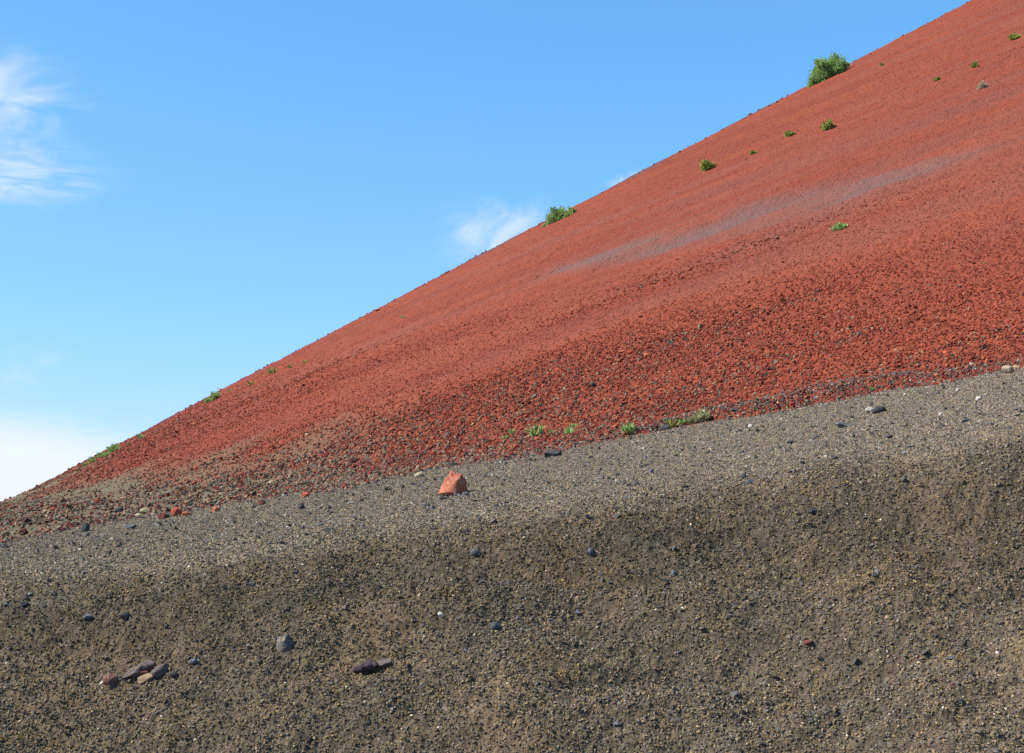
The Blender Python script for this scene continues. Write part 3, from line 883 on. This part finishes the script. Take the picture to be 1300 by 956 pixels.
for i, (k, px, py, w, lb) in enumerate(PLANTS):
    src = PROTO[k]
    o = src if k not in USED else copy_tree(src)
    USED.add(k)
    cat = 'shrub' if k in 'abcdp' else 'weed'
    place_root(o, px, py, w * (1.35 if k in 'ghy' and py > 480 else .96), lb, cat, GROUPS[k], 1.7 * i, up=.035 if k in 'gh' and py > 480 else 0, tall=1.0 + .25 * math.sin(i * 2.3))

# ------------------------------------------------------------------ light
AZ = math.atan2(-.72, -.12); EL = math.radians(43)
sun_dir = Vector((math.sin(AZ) * math.cos(EL), math.cos(AZ) * math.cos(EL), math.sin(EL)))
sl = bpy.data.lights.new('sun', 'SUN'); sl.energy = 5.0; sl.angle = math.radians(.53); sl.color = (1, .955, .89)
so = bpy.data.objects.new('sun', sl); COL.objects.link(so)
so.rotation_euler = sun_dir.to_track_quat('Z', 'Y').to_euler()

world = bpy.data.worlds.new('World'); SC.world = world; world.use_nodes = True
nt = NT(world.node_tree); nt.n.clear()
wout = nt.add('ShaderNodeOutputWorld')
sky = nt.add('ShaderNodeTexSky', sky_type='NISHITA', sun_disc=False, sun_elevation=EL, sun_rotation=AZ, altitude=200, air_density=1.0, dust_density=0.0, ozone_density=6.0)
sk0 = nt.add('ShaderNodeHueSaturation', ins={'Saturation': 1.12, 'Color': sky.outputs[0]}).outputs[0]
# soft shoulder on the bright horizon band
sp = nt.add('ShaderNodeSeparateColor', ins={0: sk0}).outputs
VF = .1068 * 2 ** 1.2
def shoulder(v, k):
    return nt.math('DIVIDE', nt.math('SUBTRACT', 1.0, nt.math('EXPONENT', nt.math('MULTIPLY', v, -k * VF))), VF)
skyc = nt.add('ShaderNodeCombineColor', ins={0: shoulder(sp[0], 1.04), 1: shoulder(sp[1], 1.46), 2: sp[2]}).outputs[0]
dirv = nt.add('ShaderNodeTexCoord').outputs['Generated']
def cloud(px, py, sx, sy, stretch, scale, lo, hi, seed, tilt=0.0, detail=7, soft=1.0, inner=.15):
    c = ray(px, py); c = c / np.linalg.norm(c)
    d = nt.vmath('SUBTRACT', dirv, tuple(c))
    rt = nt.add('ShaderNodeVectorRotate', rotation_type='Y_AXIS', ins={'Vector': d, 'Angle': tilt}).outputs[0]
    e = nt.vmath('MULTIPLY', rt, (FPX / sx, 1.0, FPX / sy))
    m = nt.maprange(nt.vmath('LENGTH', e), 1.0, inner)
    v = nt.vmath('ADD', nt.vmath('MULTIPLY', rt, (scale, scale, scale * stretch)), (seed, seed * 2.1, seed * .7))
    n = nt.noise(v, 1.0, detail, .58, .9)
    t = nt.math('MULTIPLY', m, nt.maprange(nt.math('ADD', n, nt.math('MULTIPLY', m, .18)), lo, hi))
    return nt.math('MULTIPLY', t, soft)
c1 = cloud(-10, 125, 140, 80, 2.6, 20, .36, 1.0, 3.1, .12, 6, .72)
c2 = cloud(0, 215, 165, 62, 4.5, 26, .40, 1.0, 7.7, .05, 6, .7)
c3 = cloud(628, 296, 120, 60, 1.5, 30, .38, .92, 11.3, .1, 8, .62)
c4 = cloud(805, 232, 55, 22, 1.6, 60, .40, .8, 15.9, .3, 6, .55)
c5 = cloud(-40, 650, 430, 150, 3.5, 11, .28, .66, 23.1, -.06, 8, .88, .45)
c6 = cloud(20, 468, 110, 40, 3.0, 30, .48, 1.0, 29.1, .4, 6, .22)
tot = c1
for c in (c2, c3, c4, c5, c6):
    tot = nt.math('SUBTRACT', nt.math('ADD', tot, c), nt.math('MULTIPLY', tot, c), True)
SKY_STR = .1068
col = nt.mix(tot, skyc, (.405 / SKY_STR, .423 / SKY_STR, .433 / SKY_STR))
bg = nt.add('ShaderNodeBackground', ins={'Color': col, 'Strength': SKY_STR})
nt.l.new(bg.outputs[0], wout.inputs[0])

# ------------------------------------------------------------------ camera, view
cd = bpy.data.cameras.new('camera'); cd.sensor_width = 36; cd.lens = 36 * FPX / 1300; cd.clip_start = .05; cd.clip_end = 5000
co = bpy.data.objects.new('camera', cd); COL.objects.link(co)
co.location = CAM; co.rotation_euler = (math.pi / 2 + PITCH, 0, 0)
SC.camera = co
SC.view_settings.view_transform = 'Standard'; SC.view_settings.look = 'None'
SC.view_settings.exposure = 1.2; SC.view_settings.gamma = 1; SC.view_settings.use_curve_mapping = False
SC.cycles.max_bounces = 5; SC.cycles.diffuse_bounces = 3
SC.cycles.use_denoising = False
